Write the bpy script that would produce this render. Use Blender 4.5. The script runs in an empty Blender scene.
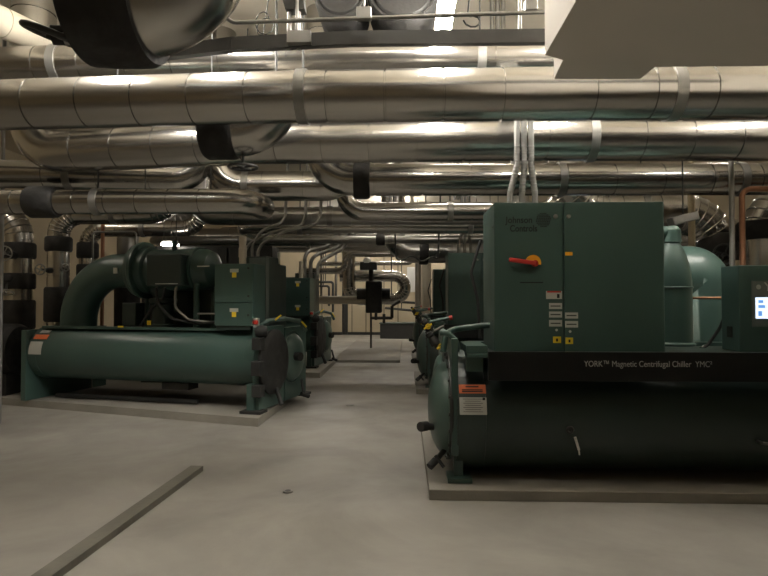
import bpy, bmesh, math, random
from mathutils import Vector as V, Matrix
random.seed(4)
C = bpy.context.scene
COL = C.collection
PI = math.pi
# ------------------------------------------------------------------ camera
F = 580.0
cam_d = bpy.data.cameras.new('camera'); cam = bpy.data.objects.new('camera', cam_d); COL.objects.link(cam)
cam_d.sensor_width = 36; cam_d.lens = F/768*36; cam_d.clip_end = 200; cam_d.clip_start = .05
CP = V((0, 0, 1.5)); cam.location = CP
cam.rotation_euler = (math.radians(90)+math.atan(12/F), 0, math.atan(21/F))
C.camera = cam
RM = cam.rotation_euler.to_matrix()
def ray(px, py): return RM @ V(((px-384)/F, (288-py)/F, -1))
def at(px, py, Y):
    d = ray(px, py); return CP + d*(Y/d.y)
def atz(px, py, z):
    d = ray(px, py); return CP + d*((z-1.5)/d.z)
# ------------------------------------------------------------------ materials
def mat(name, col, rough=.5, metal=0., noise=0., nscale=4., bump=0., bscale=20., emit=None, estr=0., spec=None, coat=0, stretch=None):
    m = bpy.data.materials.new(name); m.use_nodes = True
    nt = m.node_tree; b = nt.nodes['Principled BSDF']
    b.inputs['Base Color'].default_value = (*col, 1); b.inputs['Roughness'].default_value = rough
    b.inputs['Metallic'].default_value = metal
    if spec is not None: b.inputs['Specular IOR Level'].default_value = spec
    if coat: b.inputs['Coat Weight'].default_value = coat
    tc = nt.nodes.new('ShaderNodeTexCoord')
    src = tc.outputs['Object']
    if stretch:
        mp = nt.nodes.new('ShaderNodeMapping'); mp.inputs['Scale'].default_value = stretch
        nt.links.new(src, mp.inputs['Vector']); src = mp.outputs['Vector']
    if noise:
        n = nt.nodes.new('ShaderNodeTexNoise'); n.inputs['Scale'].default_value = nscale; n.inputs['Detail'].default_value = 6
        nt.links.new(src, n.inputs['Vector'])
        r = nt.nodes.new('ShaderNodeMapRange'); r.inputs[1].default_value = .3; r.inputs[2].default_value = .7
        r.inputs[3].default_value = 1-noise; r.inputs[4].default_value = 1+noise
        nt.links.new(n.outputs['Fac'], r.inputs[0])
        mx = nt.nodes.new('ShaderNodeVectorMath'); mx.operation = 'SCALE'; mx.inputs[0].default_value = col
        nt.links.new(r.outputs[0], mx.inputs['Scale']); nt.links.new(mx.outputs[0], b.inputs['Base Color'])
        r2 = nt.nodes.new('ShaderNodeMapRange'); r2.inputs[1].default_value = .3; r2.inputs[2].default_value = .7
        r2.inputs[3].default_value = rough*.8; r2.inputs[4].default_value = min(1, rough*1.2)
        nt.links.new(n.outputs['Fac'], r2.inputs[0]); nt.links.new(r2.outputs[0], b.inputs['Roughness'])
    if bump:
        n2 = nt.nodes.new('ShaderNodeTexNoise'); n2.inputs['Scale'].default_value = bscale; n2.inputs['Detail'].default_value = 1.5
        nt.links.new(src, n2.inputs['Vector'])
        bp = nt.nodes.new('ShaderNodeBump'); bp.inputs['Strength'].default_value = bump; bp.inputs['Distance'].default_value = .02
        nt.links.new(n2.outputs['Fac'], bp.inputs['Height']); nt.links.new(bp.outputs[0], b.inputs['Normal'])
    if emit:
        b.inputs['Emission Color'].default_value = (*emit, 1); b.inputs['Emission Strength'].default_value = estr
    return m
M = {}
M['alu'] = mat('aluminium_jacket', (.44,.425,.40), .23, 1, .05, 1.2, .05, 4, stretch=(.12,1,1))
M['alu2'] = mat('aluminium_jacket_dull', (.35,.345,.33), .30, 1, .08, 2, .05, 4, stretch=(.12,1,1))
M['pvc'] = mat('pale_jacket', (.52,.47,.38), .5, 0, .06, 3)
M['black'] = mat('black_insulation', (.014,.013,.012), .75, 0, .2, 8, .3, 20)
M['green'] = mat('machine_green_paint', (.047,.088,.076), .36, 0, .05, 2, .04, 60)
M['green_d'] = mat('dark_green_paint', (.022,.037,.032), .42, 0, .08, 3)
M['green_l'] = mat('green_head_paint', (.066,.110,.096), .38, 0, .05, 3)
M['fascia'] = mat('black_fascia', (.003,.004,.004), .4)
M['steel'] = mat('galvanised_steel', (.27,.265,.25), .42, .8, .12, 10)
M['dsteel'] = mat('dark_steel', (.055,.055,.053), .5, .5, .15, 8)
M['char'] = mat('charcoal_rubber', (.017,.017,.016), .65, 0, .15, 8)
M['copper'] = mat('copper_pipe', (.30,.15,.09), .45, .8, .1, 8)
M['white'] = mat('white_plastic', (.75,.74,.70), .5)
M['label'] = mat('label_paper', (.50,.50,.46), .6)
M['orange'] = mat('orange_label', (.75,.16,.04), .55)
M['yellow'] = mat('yellow_plastic', (.85,.60,.03), .5)
M['amber'] = mat('amber_plate', (.90,.42,.02), .45)
M['red'] = mat('red_plastic', (.45,.03,.02), .4)
M['ink'] = mat('black_ink', (.002,.002,.002), .6)
M['silver_ink'] = mat('pale_ink', (.45,.45,.43), .5)
M['greybox'] = mat('grey_box_paint', (.10,.12,.11), .5)
M['cream'] = mat('cream_paint', (.50,.42,.29), .8, 0, .05, 1.5)
M['ceil'] = mat('ceiling_paint', (.64,.58,.47), .85, 0, .05, 1.2)
M['bulk'] = mat('bulkhead_paint', (.72,.67,.60), .85, 0, .03, 2)
M['kerb'] = mat('dark_kerb_concrete', (.13,.122,.10), .7, 0, .25, 5, .15, 30)
M['pad'] = mat('pad_concrete', (.25,.235,.205), .7, 0, .16, 3, .15, 30)
M['screen'] = mat('lit_screen', (.5,.6,.7), .3, emit=(.70,.84,1), estr=1.9)
M['screen_ink'] = mat('screen_blue', (.1,.25,.6), .3, emit=(.15,.35,.8), estr=1.2)
M['tube'] = mat('fluorescent_tube', (1,.96,.88), .4, emit=(1,.95,.865), estr=320)
M['tube3'] = mat('fluorescent_tube_dim', (1,.96,.88), .4, emit=(1,.93,.82), estr=80)
M['tube2'] = mat('fluorescent_lamp', (1,.96,.88), .4, emit=(1,.92,.80), estr=40)
# floor: trowelled concrete with wear
def floor_mat():
    m = bpy.data.materials.new('sealed_concrete'); m.use_nodes = True; nt = m.node_tree; b = nt.nodes['Principled BSDF']
    tc = nt.nodes.new('ShaderNodeTexCoord')
    n = nt.nodes.new('ShaderNodeTexNoise'); n.inputs['Scale'].default_value = .8; n.inputs['Detail'].default_value = 7; n.inputs['Roughness'].default_value = .62
    n.inputs['Distortion'].default_value = .6
    nt.links.new(tc.outputs['Object'], n.inputs['Vector'])
    cr = nt.nodes.new('ShaderNodeValToRGB')
    cr.color_ramp.elements[0].position = .32; cr.color_ramp.elements[0].color = (.215,.202,.180,1)
    cr.color_ramp.elements[1].position = .68; cr.color_ramp.elements[1].color = (.325,.308,.275,1)
    nt.links.new(n.outputs['Fac'], cr.inputs[0]); nt.links.new(cr.outputs[0], b.inputs['Base Color'])
    n2 = nt.nodes.new('ShaderNodeTexNoise'); n2.inputs['Scale'].default_value = 2.4; n2.inputs['Detail'].default_value = 4
    nt.links.new(tc.outputs['Object'], n2.inputs['Vector'])
    mr = nt.nodes.new('ShaderNodeMapRange'); mr.inputs[1].default_value=.3; mr.inputs[2].default_value=.7; mr.inputs[3].default_value=.42; mr.inputs[4].default_value=.62
    nt.links.new(n2.outputs['Fac'], mr.inputs[0]); nt.links.new(mr.outputs[0], b.inputs['Roughness'])
    bp = nt.nodes.new('ShaderNodeBump'); bp.inputs['Strength'].default_value=.12; bp.inputs['Distance'].default_value=.02
    nt.links.new(n2.outputs['Fac'], bp.inputs['Height']); nt.links.new(bp.outputs[0], b.inputs['Normal'])
    return m
M['floor'] = floor_mat()
# ------------------------------------------------------------------ mesh helpers
def basis(d):
    d = d.normalized(); u = V((0,0,1)) if abs(d.z) < .9 else V((0,1,0))
    a = d.cross(u).normalized(); return a, a.cross(d).normalized()
class MB:
    def __init__(s): s.bm = bmesh.new()
    def ring(s, c, a, b, r, n): return [s.bm.verts.new(c + a*(r*math.cos(2*PI*i/n)) + b*(r*math.sin(2*PI*i/n))) for i in range(n)]
    def bridge(s, r0, r1, smooth=True):
        n = len(r0)
        for i in range(n):
            f = s.bm.faces.new((r0[i], r0[(i+1)%n], r1[(i+1)%n], r1[i])); f.smooth = smooth
    def box(s, c, size, rot=None, bevel=0):
        m = Matrix.Translation(V(c)) @ (rot.to_4x4() if rot else Matrix.Identity(4)) @ Matrix.Diagonal((*size, 1))
        r = bmesh.ops.create_cube(s.bm, size=1, matrix=m)
        if bevel:
            ed = list({e for v in r['verts'] for e in v.link_edges})
            bmesh.ops.bevel(s.bm, geom=ed, offset=bevel, segments=2, affect='EDGES', profile=.5)
        return s
    def bx(s, x0, x1, y0, y1, z0, z1, bevel=0):
        return s.box(((x0+x1)/2, (y0+y1)/2, (z0+z1)/2), (abs(x1-x0), abs(y1-y0), abs(z1-z0)), None, bevel)
    def cyl(s, p0, p1, r, n=20, r1=None):
        return s.lathe(p0, p1, [(0, r), (1, r if r1 is None else r1)], n)
    def lathe(s, p0, p1, prof, n=28, caps=True):
        """prof: list of (t along p0-p1, radius); sharp where the profile turns hard"""
        p0 = V(p0); p1 = V(p1); d = p1-p0; L = d.length; a, b = basis(d)
        rings = [s.ring(p0+d*t, a, b, max(r, 1e-4), n) for t, r in prof]
        for k in range(len(rings)-1): s.bridge(rings[k], rings[k+1])
        for k in range(1, len(prof)-1):
            v1 = V(((prof[k][0]-prof[k-1][0])*L, prof[k][1]-prof[k-1][1])); v2 = V(((prof[k+1][0]-prof[k][0])*L, prof[k+1][1]-prof[k][1]))
            if v1.length > 1e-6 and v2.length > 1e-6 and v1.angle(v2) > .6:
                rg = rings[k]
                for i in range(n):
                    e = s.bm.edges.get((rg[i], rg[(i+1)%n]))
                    if e: e.smooth = False
        if caps:
            for rg, rv in ((rings[0], True), (rings[-1], False)):
                f = s.bm.faces.new(rg[::-1] if rv else rg); f.smooth = False
                for e in f.edges: e.smooth = False
        return s
    def sweep(s, pts, r, bend=.3, n=24, gores=7, seam=0, sharp=True, seam0=None, caps=True):
        pts = [V(p) for p in pts]; rows = []      # (pos, dir, radius, sharpflag)
        segs = []; prev = pts[0]
        for i in range(1, len(pts)):
            if i < len(pts)-1:
                d0 = (pts[i]-pts[i-1]).normalized(); d1 = (pts[i+1]-pts[i]).normalized(); ang = d0.angle(d1)
                if ang < .12: segs.append(('L', prev, pts[i])); prev = pts[i]; continue
                t = bend*math.tan(ang/2); t = min(t, (pts[i]-prev).length*.98, (pts[i+1]-pts[i]).length*.49 if i < len(pts)-2 else (pts[i+1]-pts[i]).length*.98)
                R = t/math.tan(ang/2); a = pts[i]-d0*t; b = pts[i]+d1*t
                segs.append(('L', prev, a)); cn = a + (d1-d0*d0.dot(d1)).normalized()*R
                segs.append(('A', a, cn, d0, ang, R, (d1-d0*d0.dot(d1)).normalized())); prev = b
            else: segs.append(('L', prev, pts[i]))
        for sg in segs:
            if sg[0] == 'L':
                _, a, b = sg; d = b-a; L = d.length
                if L < 1e-4: continue
                d.normalize(); rows.append((a.copy(), d, r, False))
                if seam:
                    k = seam*.5 if seam0 is None else seam0
                    while k < L-.05:
                        for off, rr in ((-.009, r), (-.007, r*1.0-.010), (.007, r-.010), (.009, r)): rows.append((a+d*(k+off), d, rr, True))
                        k += seam
                rows.append((b.copy(), d, r, False))
            else:
                _, a, cn, d0, ang, R, nrm = sg
                for g in range(gores+1):
                    th = ang*g/gores; p = cn - nrm*(R*math.cos(th)) + d0*(R*math.sin(th)); d = d0*math.cos(th)+nrm*math.sin(th)
                    if sharp and 0 < g < gores:
                        for off, rr in ((-.012, r), (0, r*1.02+.006), (.012, r)): rows.append((p+d*off, d, rr, True))
                    else: rows.append((p, d, r, sharp))
        # drop duplicates
        clean = [rows[0]]
        for rw in rows[1:]:
            if (rw[0]-clean[-1][0]).length > 1e-4: clean.append(rw)
            elif rw[3]: clean[-1] = (clean[-1][0], clean[-1][1], clean[-1][2], True)
        a, b = basis(clean[0][1]); pd = clean[0][1]; rings = []
        for p, d, rr, sh in clean:
            q = pd.rotation_difference(d); a = q @ a; b = q @ b; pd = d
            rings.append(s.ring(p, a, b, rr, n))
        for k in range(len(rings)-1): s.bridge(rings[k], rings[k+1])
        for k, rw in enumerate(clean):
            if rw[3]:
                for i in range(n):
                    e = s.bm.edges.get((rings[k][i], rings[k][(i+1)%n]))
                    if e: e.smooth = False
        if caps:
            for rg, rv in ((rings[0], True), (rings[-1], False)):
                f = s.bm.faces.new(rg[::-1] if rv else rg)
                for e in f.edges: e.smooth = False
        return s
    def torus(s, c, axis, R, r, n=28, m=8, a0=0, a1=2*PI):
        c = V(c); a, b = basis(V(axis)); ax = V(axis).normalized(); full = abs(a1-a0-2*PI) < 1e-6
        rings = []
        cnt = n if full else n+1
        for i in range(cnt):
            t = a0+(a1-a0)*i/n; rd = a*math.cos(t)+b*math.sin(t)
            rings.append([s.bm.verts.new(c+rd*(R+r*math.cos(2*PI*j/m))+ax*(r*math.sin(2*PI*j/m))) for j in range(m)])
        for i in range(cnt if full else cnt-1): s.bridge(rings[i], rings[(i+1)%cnt])
        return s
    def prism(s, pts, d):
        d = V(d); lo = [s.bm.verts.new(V(p)) for p in pts]; hi = [s.bm.verts.new(V(p)+d) for p in pts]; n = len(pts)
        s.bm.faces.new(lo); s.bm.faces.new(hi[::-1])
        for i in range(n): s.bm.faces.new((lo[(i+1)%n], lo[i], hi[i], hi[(i+1)%n]))
        return s
    def wheel(s, c, axis, R, r=.012, spokes=4):
        s.torus(c, axis, R, r); a, b = basis(V(axis)); c = V(c); ax = V(axis).normalized()
        for k in range(spokes):
            t = 2*PI*k/spokes+.4; s.cyl(c, c+(a*math.cos(t)+b*math.sin(t))*R, r*.8, 8)
        s.cyl(c-ax*r*1.6, c+ax*r*1.6, R*.2, 12)
        return s
    def build(s, name, m, parent=None, off=None):
        if off is not None: bmesh.ops.translate(s.bm, verts=s.bm.verts, vec=-V(off))
        bmesh.ops.recalc_face_normals(s.bm, faces=s.bm.faces)
        me = bpy.data.meshes.new(name); s.bm.to_mesh(me); s.bm.free()
        me.materials.append(m if not isinstance(m, str) else M[m])
        o = bpy.data.objects.new(name, me); COL.objects.link(o)
        if parent: o.parent = parent
        return o
def tag(o, label=None, cat=None, group=None, kind=None):
    if label: o['label'] = label
    if cat: o['category'] = cat
    if group: o['group'] = group
    if kind: o['kind'] = kind
    return o
def thing(name, loc, label, cat, group=None, rz=0):
    o = bpy.data.objects.new(name, None); o.empty_display_size = .1; COL.objects.link(o); o.location = loc; o.rotation_euler = (0,0,rz)
    return tag(o, label, cat, group)
def copy_tree(o, parent=None, skip=()):
    c = o.copy(); COL.objects.link(c); c.parent = parent
    for ch in list(o.children):
        if ch.name.split('.')[0] not in skip: copy_tree(ch, c, skip)
    return c
def struct(mb, name, m): return tag(mb.build(name, m), kind='structure')
def text(name, body, size, m, parent, loc, rot, depth=.001, align='LEFT', sx=1, bold=.006):
    cu = bpy.data.curves.new('t', 'FONT'); cu.body = body; cu.size = size; cu.extrude = depth; cu.offset = size*bold; cu.align_x = align
    o = bpy.data.objects.new('t', cu); COL.objects.link(o)
    dg = bpy.context.evaluated_depsgraph_get(); dg.update()
    me = bpy.data.meshes.new_from_object(o.evaluated_get(dg)); bpy.data.objects.remove(o)
    me.transform(Matrix.Translation(V(loc)) @ rot.to_4x4() @ Matrix.Diagonal((sx,1,1,1)))
    me.materials.clear(); me.materials.append(M[m]); me.name = name
    t = bpy.data.objects.new(name, me); COL.objects.link(t); t.parent = parent
    return t
FRONT = Matrix.Rotation(PI/2, 3, 'X')      # text facing -Y
# ------------------------------------------------------------------ room shell
CZ = 4.9; XL, XR, YN, YF = -9.0, 9.0, -4.0, 25.0
struct(MB().bx(XL-.2, XR+.2, YN-.2, YF+.2, -.2, 0), 'floor', 'floor')
struct(MB().bx(XL-.2, XR+.2, YN-.2, YF+.2, CZ, CZ+.2), 'ceiling', 'ceil')
struct(MB().bx(XL-.2, XL, YN-.2, YF+.2, 0, CZ), 'wall_left', 'cream')
struct(MB().bx(XR, XR+.2, YN-.2, YF+.2, 0, CZ), 'wall_right', 'cream')
struct(MB().bx(XL, XR, YF, YF+.2, 0, CZ), 'wall_back', 'cream')
struct(MB().bx(XL, XR, YN-.2, YN, 0, CZ), 'wall_front', 'cream')
# panel joints and dado on the back wall
struct(MB().bx(-4, 4, YF-.03, YF, 0, .12), 'baseboard_back', 'dsteel')
# bulkhead: painted boxed soffit over the right side
zb = 2.90
poly = [atz(545,55,zb), atz(572,-1,zb), V((1.25, .4, zb)), V((8.9, .4, zb)), V((8.9, 3.75, zb)), atz(768,66,zb), atz(655,67,zb), atz(640,79,zb), atz(554,79,zb), atz(563,60,zb)]
e0 = atz(545,55,zb); poly[1] = V((e0.x, 1.9, zb)); poly[2] = V((e0.x, .4, zb))
struct(MB().prism(poly, (0,0,CZ-zb)), 'trim_1', 'bulk')
# ------------------------------------------------------------------ pipes
def proj(P):
    v = RM.transposed() @ (V(P)-CP); return 384+F*v.x/-v.z, 288-F*v.y/-v.z
def on_run(a, b, px):
    """point of the straight run a-b that the photo shows at column px"""
    lo, hi = 0., 1.; a = V(a); b = V(b)
    for _ in range(40):
        m = (lo+hi)/2; x = proj(a.lerp(b, m))[0]; x0 = proj(a.lerp(b, lo))[0]
        if (x < px) == (proj(b)[0] > proj(a)[0]): lo = m
        else: hi = m
    return a.lerp(b, (lo+hi)/2)
def pipe(label, pts, r, m='alu', bend=None, seam=.46, covers=(), straps=(), rods=True, name='insulated_pipe', cat='pipe', group=None, gores=7, n=32, sharp=True, cover_mat='black'):
    """covers: (point, point) pairs wrapped in black; straps: (point, direction)"""
    base = V(pts[0]); t = thing(name, base, label, cat, group)
    MB().sweep(pts, r, bend if bend else r*2.2, n, gores, seam, sharp).build('jacket', m, t, base)
    for a, b in covers: 
        a = V(a); b = V(b); L = (b-a).length
        MB().lathe(a, b, [(0, r+.002), (0, r+.022), (.03/L, r+.04), (1-.03/L, r+.04), (1, r+.022), (1, r+.002)], 28, False).build('insulation_cover', cover_mat, t, base)
    for p, d in straps:
        p = V(p); d = V(d).normalized()
        MB().lathe(p-d*.04, p+d*.04, [(0, r+.002), (0, r+.012), (1, r+.012), (1, r+.002)], 28, False).build('hanger_strap', 'steel', t, base)
        if rods:
            MB().cyl(p+V((0,0,r)), V((p.x, p.y, CZ)), .009, 8).build('hanger_rod', 'dsteel', t, base)
    return t
X = V((1,0,0))
def xrun(label, px0, py0, px1, py1, z, r, start=None, end=None, mids=(), cov=(), strap=(), **k):
    k.setdefault('sharp', False); k.setdefault('gores', 10)
    """horizontal run from pixel column px0 to px1 at height z; start/end: extra points added as offsets"""
    pts = [atz(px0, py0, z)] + [atz(a, b, z) for a, b in mids] + [atz(px1, py1, z)]
    A, B = pts[0].copy(), pts[-1].copy()
    def P(px):
        for i in range(len(pts0)-1):
            if proj(pts0[i])[0] <= px <= proj(pts0[i+1])[0]: return on_run(pts0[i], pts0[i+1], px)
        return on_run(pts0[0], pts0[-1], px)
    pts0 = list(pts)
    if start is not None:
        for o in start: pts.insert(0, pts[0]+V(o))
    if end is not None:
        for o in end: pts.append(pts[-1]+V(o))
    D = (B-A).normalized()
    return pipe(label, pts, r, covers=[(P(a), P(b)) for a, b in cov], straps=[(P(a), D) for a in strap], **k)
UP = lambda z: (0, 0, CZ-z-.006)
# A: the two nearest overhead runs
xrun('large silver overhead pipe nearest the camera running the full width, strap near its middle', -110, 110, 900, 92, 3.14, .205,
     mids=((10,105),(300,97),(560,94)), strap=(-20, 303, 672), seam=.46)
xrun('silver overhead pipe directly above the nearest wide one, partly behind the dark beam', -110, 70, 900, 58, 3.83, .185,
     mids=((200,61),(420,58)), strap=(60, 480, 700), seam=.46)
# B
xrun('thick silver overhead pipe second back with a rounded elbow at its left end', 32, 153, 900, 138, 3.12, .225, start=(UP(3.12),), bend=.38,
     mids=((256,142),(520,138)), strap=(590,), seam=.47, gores=10, sharp=False)
# C
xrun('silver overhead pipe third back at the left, below the rounded elbow', -150, 170, 200, 179, 2.98, .165, end=(UP(2.98),), strap=(70,), seam=.6, bend=.3)
xrun('short silver overhead pipe between a left elbow and the black banded elbow', 218, 186, 350, 186, 2.92, .185, start=((0,.1,CZ-2.93),), end=((0,0,CZ-2.93),), strap=(247,), seam=.5, bend=.33, gores=10, sharp=False)
xrun('silver overhead pipe with an upturned elbow and a black band at its left end', 322, 180, 900, 179, 2.90, .185, start=(UP(2.90),), bend=.34, gores=10, sharp=False,
     cov=((354,370),), strap=(560, 738), seam=.55)
# D
xrun('silver overhead pipe with a wide black cover at its far left', -150, 203, 252, 201, 2.60, .140, end=((0,.5,0),), cov=((29,58),), strap=(98,), seam=.35, bend=.3)
# G H I
xrun('silver overhead pipe behind the black banded pipe, starting at an upturned elbow', 345, 212, 560, 211, 2.74, .13, start=(UP(2.74),), end=(UP(2.74),), strap=(450,), seam=.6, bend=.28)
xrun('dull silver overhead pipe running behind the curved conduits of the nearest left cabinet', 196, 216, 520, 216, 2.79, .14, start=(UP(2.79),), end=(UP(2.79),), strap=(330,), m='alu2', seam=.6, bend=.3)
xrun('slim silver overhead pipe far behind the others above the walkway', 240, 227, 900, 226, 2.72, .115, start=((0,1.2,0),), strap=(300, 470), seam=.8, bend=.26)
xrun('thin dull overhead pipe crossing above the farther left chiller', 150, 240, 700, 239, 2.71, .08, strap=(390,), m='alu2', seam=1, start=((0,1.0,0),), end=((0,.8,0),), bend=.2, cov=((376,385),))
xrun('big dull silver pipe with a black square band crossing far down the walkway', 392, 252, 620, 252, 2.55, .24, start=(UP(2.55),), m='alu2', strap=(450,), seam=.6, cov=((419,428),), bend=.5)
for k, (Yf, py, rr) in enumerate(((13.2,238,.22),(15,246,.16),(16.4,236,.26),(19.5,247,.2))):
    a = at(200,py,Yf); b = at(420,py,Yf); zf = a.z
    pipe('silver pipe crossing high in the far part of the room, %s' % ('nearest of four','second of four','third of four, thickest','farthest of four')[k], [V((-5.2,Yf,zf)), V((6.4,Yf,zf))], rr, 'alu', seam=.8, straps=((V((-2.2,Yf,zf)),V((1,0,0))),(V((2.4,Yf,zf)),V((1,0,0)))))
# left risers behind the first left chiller : elbows come down from overhead runs
def riser(label, px, ytop, Y, z, r, to, covers=(), m='alu', straps=True, seam=.5, group=None, gores=8):
    """vertical pipe whose gored elbow turns to the horizontal run `to` (offset)"""
    c = at(px, ytop, Y); c.z = z; pts = [V((c.x, c.y, .11)), c, c+V(to), c+V(to)+V((0,0,CZ-c.z-.006))]
    cv = [(V((c.x,c.y,a)), V((c.x,c.y,b))) for a, b in covers]
    d = V(to).normalized(); st = [(c+V(to)*.5, d)] if straps else []
    return pipe(label, pts, r, m, bend=r*2.1, seam=seam, covers=cv, straps=st, gores=gores, group=group)
def zz(py, Y): return at(300, py, Y).z
riser('leftmost silver riser pipe with three black covers behind the left chiller', 20, 210, 9.3, zz(212,9.3), .205, (-2.2,0,0), covers=((zz(258,9.3), zz(242,9.3)), (zz(289,9.3), zz(273,9.3)), (zz(330,9.3), zz(300,9.3))))
xrv = riser('silver riser with pleated elbow beside the leftmost riser, turning right overhead', 59, 213, 8.7, zz(213,8.7), .155, (1.75,0,0), covers=((zz(251,8.7), zz(236,8.7)), (zz(322,8.7), zz(287,8.7))))
riser('farther silver riser with pleated elbow half hidden by the copper pipe', 88, 226, 10.0, zz(228,10), .14, (2.0,0,0), covers=((zz(258,10), zz(242,10)), (zz(278,10), zz(264,10))))
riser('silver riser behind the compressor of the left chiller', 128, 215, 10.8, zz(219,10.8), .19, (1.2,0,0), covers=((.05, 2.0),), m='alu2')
# valves with handwheels on the left risers
def hand_valve(label, c, axis, R, body, group=None, name='gate_valve'):
    c = V(c); ax = V(axis).normalized(); t = thing(name, c, label, 'valve', group)
    MB().cyl(c, c+ax*.14, .018, 12).build('stem', 'dsteel', t, c)
    MB().lathe(c-ax*body, c, [(0, R*.5), (.3, R*.62), (.75, R*.5), (.8, R*.3), (1, R*.3)], 20).build('bonnet', 'black', t, c)
    MB().wheel(c+ax*.14, ax, R, .011 if R < .2 else .014).build('handwheel', 'dsteel' if R > .12 else 'steel', t, c)
    return t
r1 = at(8,254,8.88); hand_valve('upper grey handwheel valve on the leftmost riser', r1, (0.25,-1,0), .11, .22)
r2 = at(7,284,8.88); hand_valve('lower grey handwheel valve on the leftmost riser', r2, (0.1,-.4,-1), .11, .14)
r3 = at(46,270,8.45); hand_valve('small handwheel valve left of the second silver riser', r3, (0,-1,0), .075, .15)
r4 = at(66,268,8.45); hand_valve('small dark handwheel valve low on the second silver riser', r4, (0.5,-1,0), .05, .15)
t = thing('dark_filler_cabinet', (-3.35, 10.0, 0), 'added dark cabinet shape that darkens the gap behind the nearest left chiller compressor', 'cabinet')  # invented dark block, added to darken the bright wall behind the compressor
MB().bx(-4.5,-2.25,9.75,10.25,0,2.42,.01).build('body','dsteel',t,(-3.35,10,0))
for k in range(3):
    d_ = MB().bx(-4.48+.75*k,-3.77+.75*k,9.725,9.75,.1,2.38,.005).build('door','dsteel',t,(-3.35,10,0)); MB().bx(-3.85+.75*k,-3.82+.75*k,9.70,9.725,1.1,1.3,.004).build('handle','steel',d_,(-3.35,10,0))
# black cover block in lower left + pump body
pb = at(7,350,8.6)
t = thing('pump', (pb.x, pb.y, 0), 'dark round end suction pump body left of the nearest left chiller', 'pump')
o = (pb.x, pb.y, 0)
MB().lathe((pb.x-.12, pb.y, pb.z), (pb.x+.22, pb.y, pb.z), [(0,.2),(0,.36),(.2,.40),(.8,.40),(1,.36),(1,.2)], 28).build('volute', 'black', t, o)
MB().lathe((pb.x-.7, pb.y, pb.z+.2), (pb.x-.05, pb.y, pb.z+.2), [(0,.13),(1,.13)], 24).build('inlet_pipe', 'alu', t, o)
MB().bx(pb.x-.3, pb.x+.2, pb.y-.3, pb.y+.3, .1, pb.z-.33).build('base', 'char', t, o)
# thin pipes left
def thin(label, pts, r, m, name='conduit', cat='conduit', bend=.08, group=None, n=12):
    o = MB().sweep(pts, r, bend, n, 6, 0, False).build(name, m); return tag(o, label, cat, group)
c = at(103,213,9.35); thin('copper pipe dropping behind the left chiller elbow', [(c.x,c.y,CZ),(c.x,c.y,0)], .03, 'copper', 'copper_pipe', 'pipe')
a = at(93,232,9.1); b = at(136,236,9.1); thin('thin galvanised conduit with a bend above the left chiller elbow', [(a.x,a.y,0),(a.x,a.y,a.z),(b.x,a.y,a.z),(b.x,a.y,zz(250,9.1)-.0)], .016, 'steel', bend=.05)
a = at(2,230,6.9); thin('pale vertical conduit at the far left edge', [(a.x,a.y,0),(a.x,a.y,CZ)], .022, 'steel')
# right risers
riser('silver riser with big pleated elbow behind the right chiller', 716, 213, 8.0, zz(214,8.0), .27, (-2.0,0,0), covers=((zz(262,8.0), zz(236,8.0)), (zz(300,8.0), zz(268,8.0))), gores=9)
riser('silver riser at the right edge behind the display cabinet', 762, 200, 7.4, zz(200,7.4), .25, (1.6,0,0), covers=((zz(242,7.4), zz(224,7.4)),), gores=9)
hand_valve('grey handwheel valve on the pleated riser behind the right chiller', at(722,256,7.5), (-.3,-1,.1), .125, .3)
c = at(742,210,6.6); thin('copper pipe rising behind the display cabinet', [(c.x,c.y,.0),(c.x,c.y,zz(192,6.6)),(c.x+1.2,c.y,zz(192,6.6))], .031, 'copper', 'copper_pipe', 'pipe', .1)
c = at(732,230,6.5); thin('galvanised conduit left of the copper pipe behind the display cabinet', [(c.x,c.y,0),(c.x,c.y,CZ)], .028, 'steel')
# grey panel box hung behind right chiller
bb = at(683,219,6.4); t = thing('junction_box', bb, 'pale rectangular box hung behind the right chiller cabinet', 'box')
MB().box(bb, (.28,.16,.09), Matrix.Rotation(-.25,3,'Y'), .01).build('housing', 'steel', t, bb)
MB().cyl(bb+V((0,0,.05)), (bb.x, bb.y, CZ), .008, 8).build('hanger_rod', 'dsteel', t, bb)
bb2 = at(692,250,7.4); thin('tan square strut post behind the tall green cabinet', [(bb2.x,bb2.y,0),(bb2.x,bb2.y,CZ)], .045, 'cream', 'strut_post', 'post', n=4)
# big near valve with elbow at top left
a = at(66,4,3.05); z0 = a.z
a = V((at(84,4,3.05).x, 3.05, z0)); b = V((at(196,4,3.05).x, 3.05, z0))
t = pipe('huge near pipe elbow with a black cover at the top left corner', [a, b, b+V((0,.25,CZ-z0-.02))], .29, 'alu', bend=.36, seam=0, gores=9, sharp=False, rods=False)
base = a
MB().lathe(a-V((.02,0,0)), a.lerp(b,.60), [(0,.15),(0,.27),(.08,.325),(.45,.335),(.9,.335),(1,.315),(1,.28)], 36).build('insulation_cover', 'black', t, base)
hv = at(52,35,2.95); 
t2 = thing('gate_valve', hv, 'black handwheel valve beside the huge elbow at the top left', 'valve')
MB().cyl(hv, hv+V((.30,.1,.03)), .05, 14).build('stem', 'black', t2, hv)
MB().wheel(hv, (.35,-.12,1), .135, .017).build('handwheel', 'dsteel', t2, hv)
MB().cyl(hv+V((.06,.0,-.02)), hv+V((.12,.02,.0)), .035, 12).build('stem_nut', 'steel', t2, hv)
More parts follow.
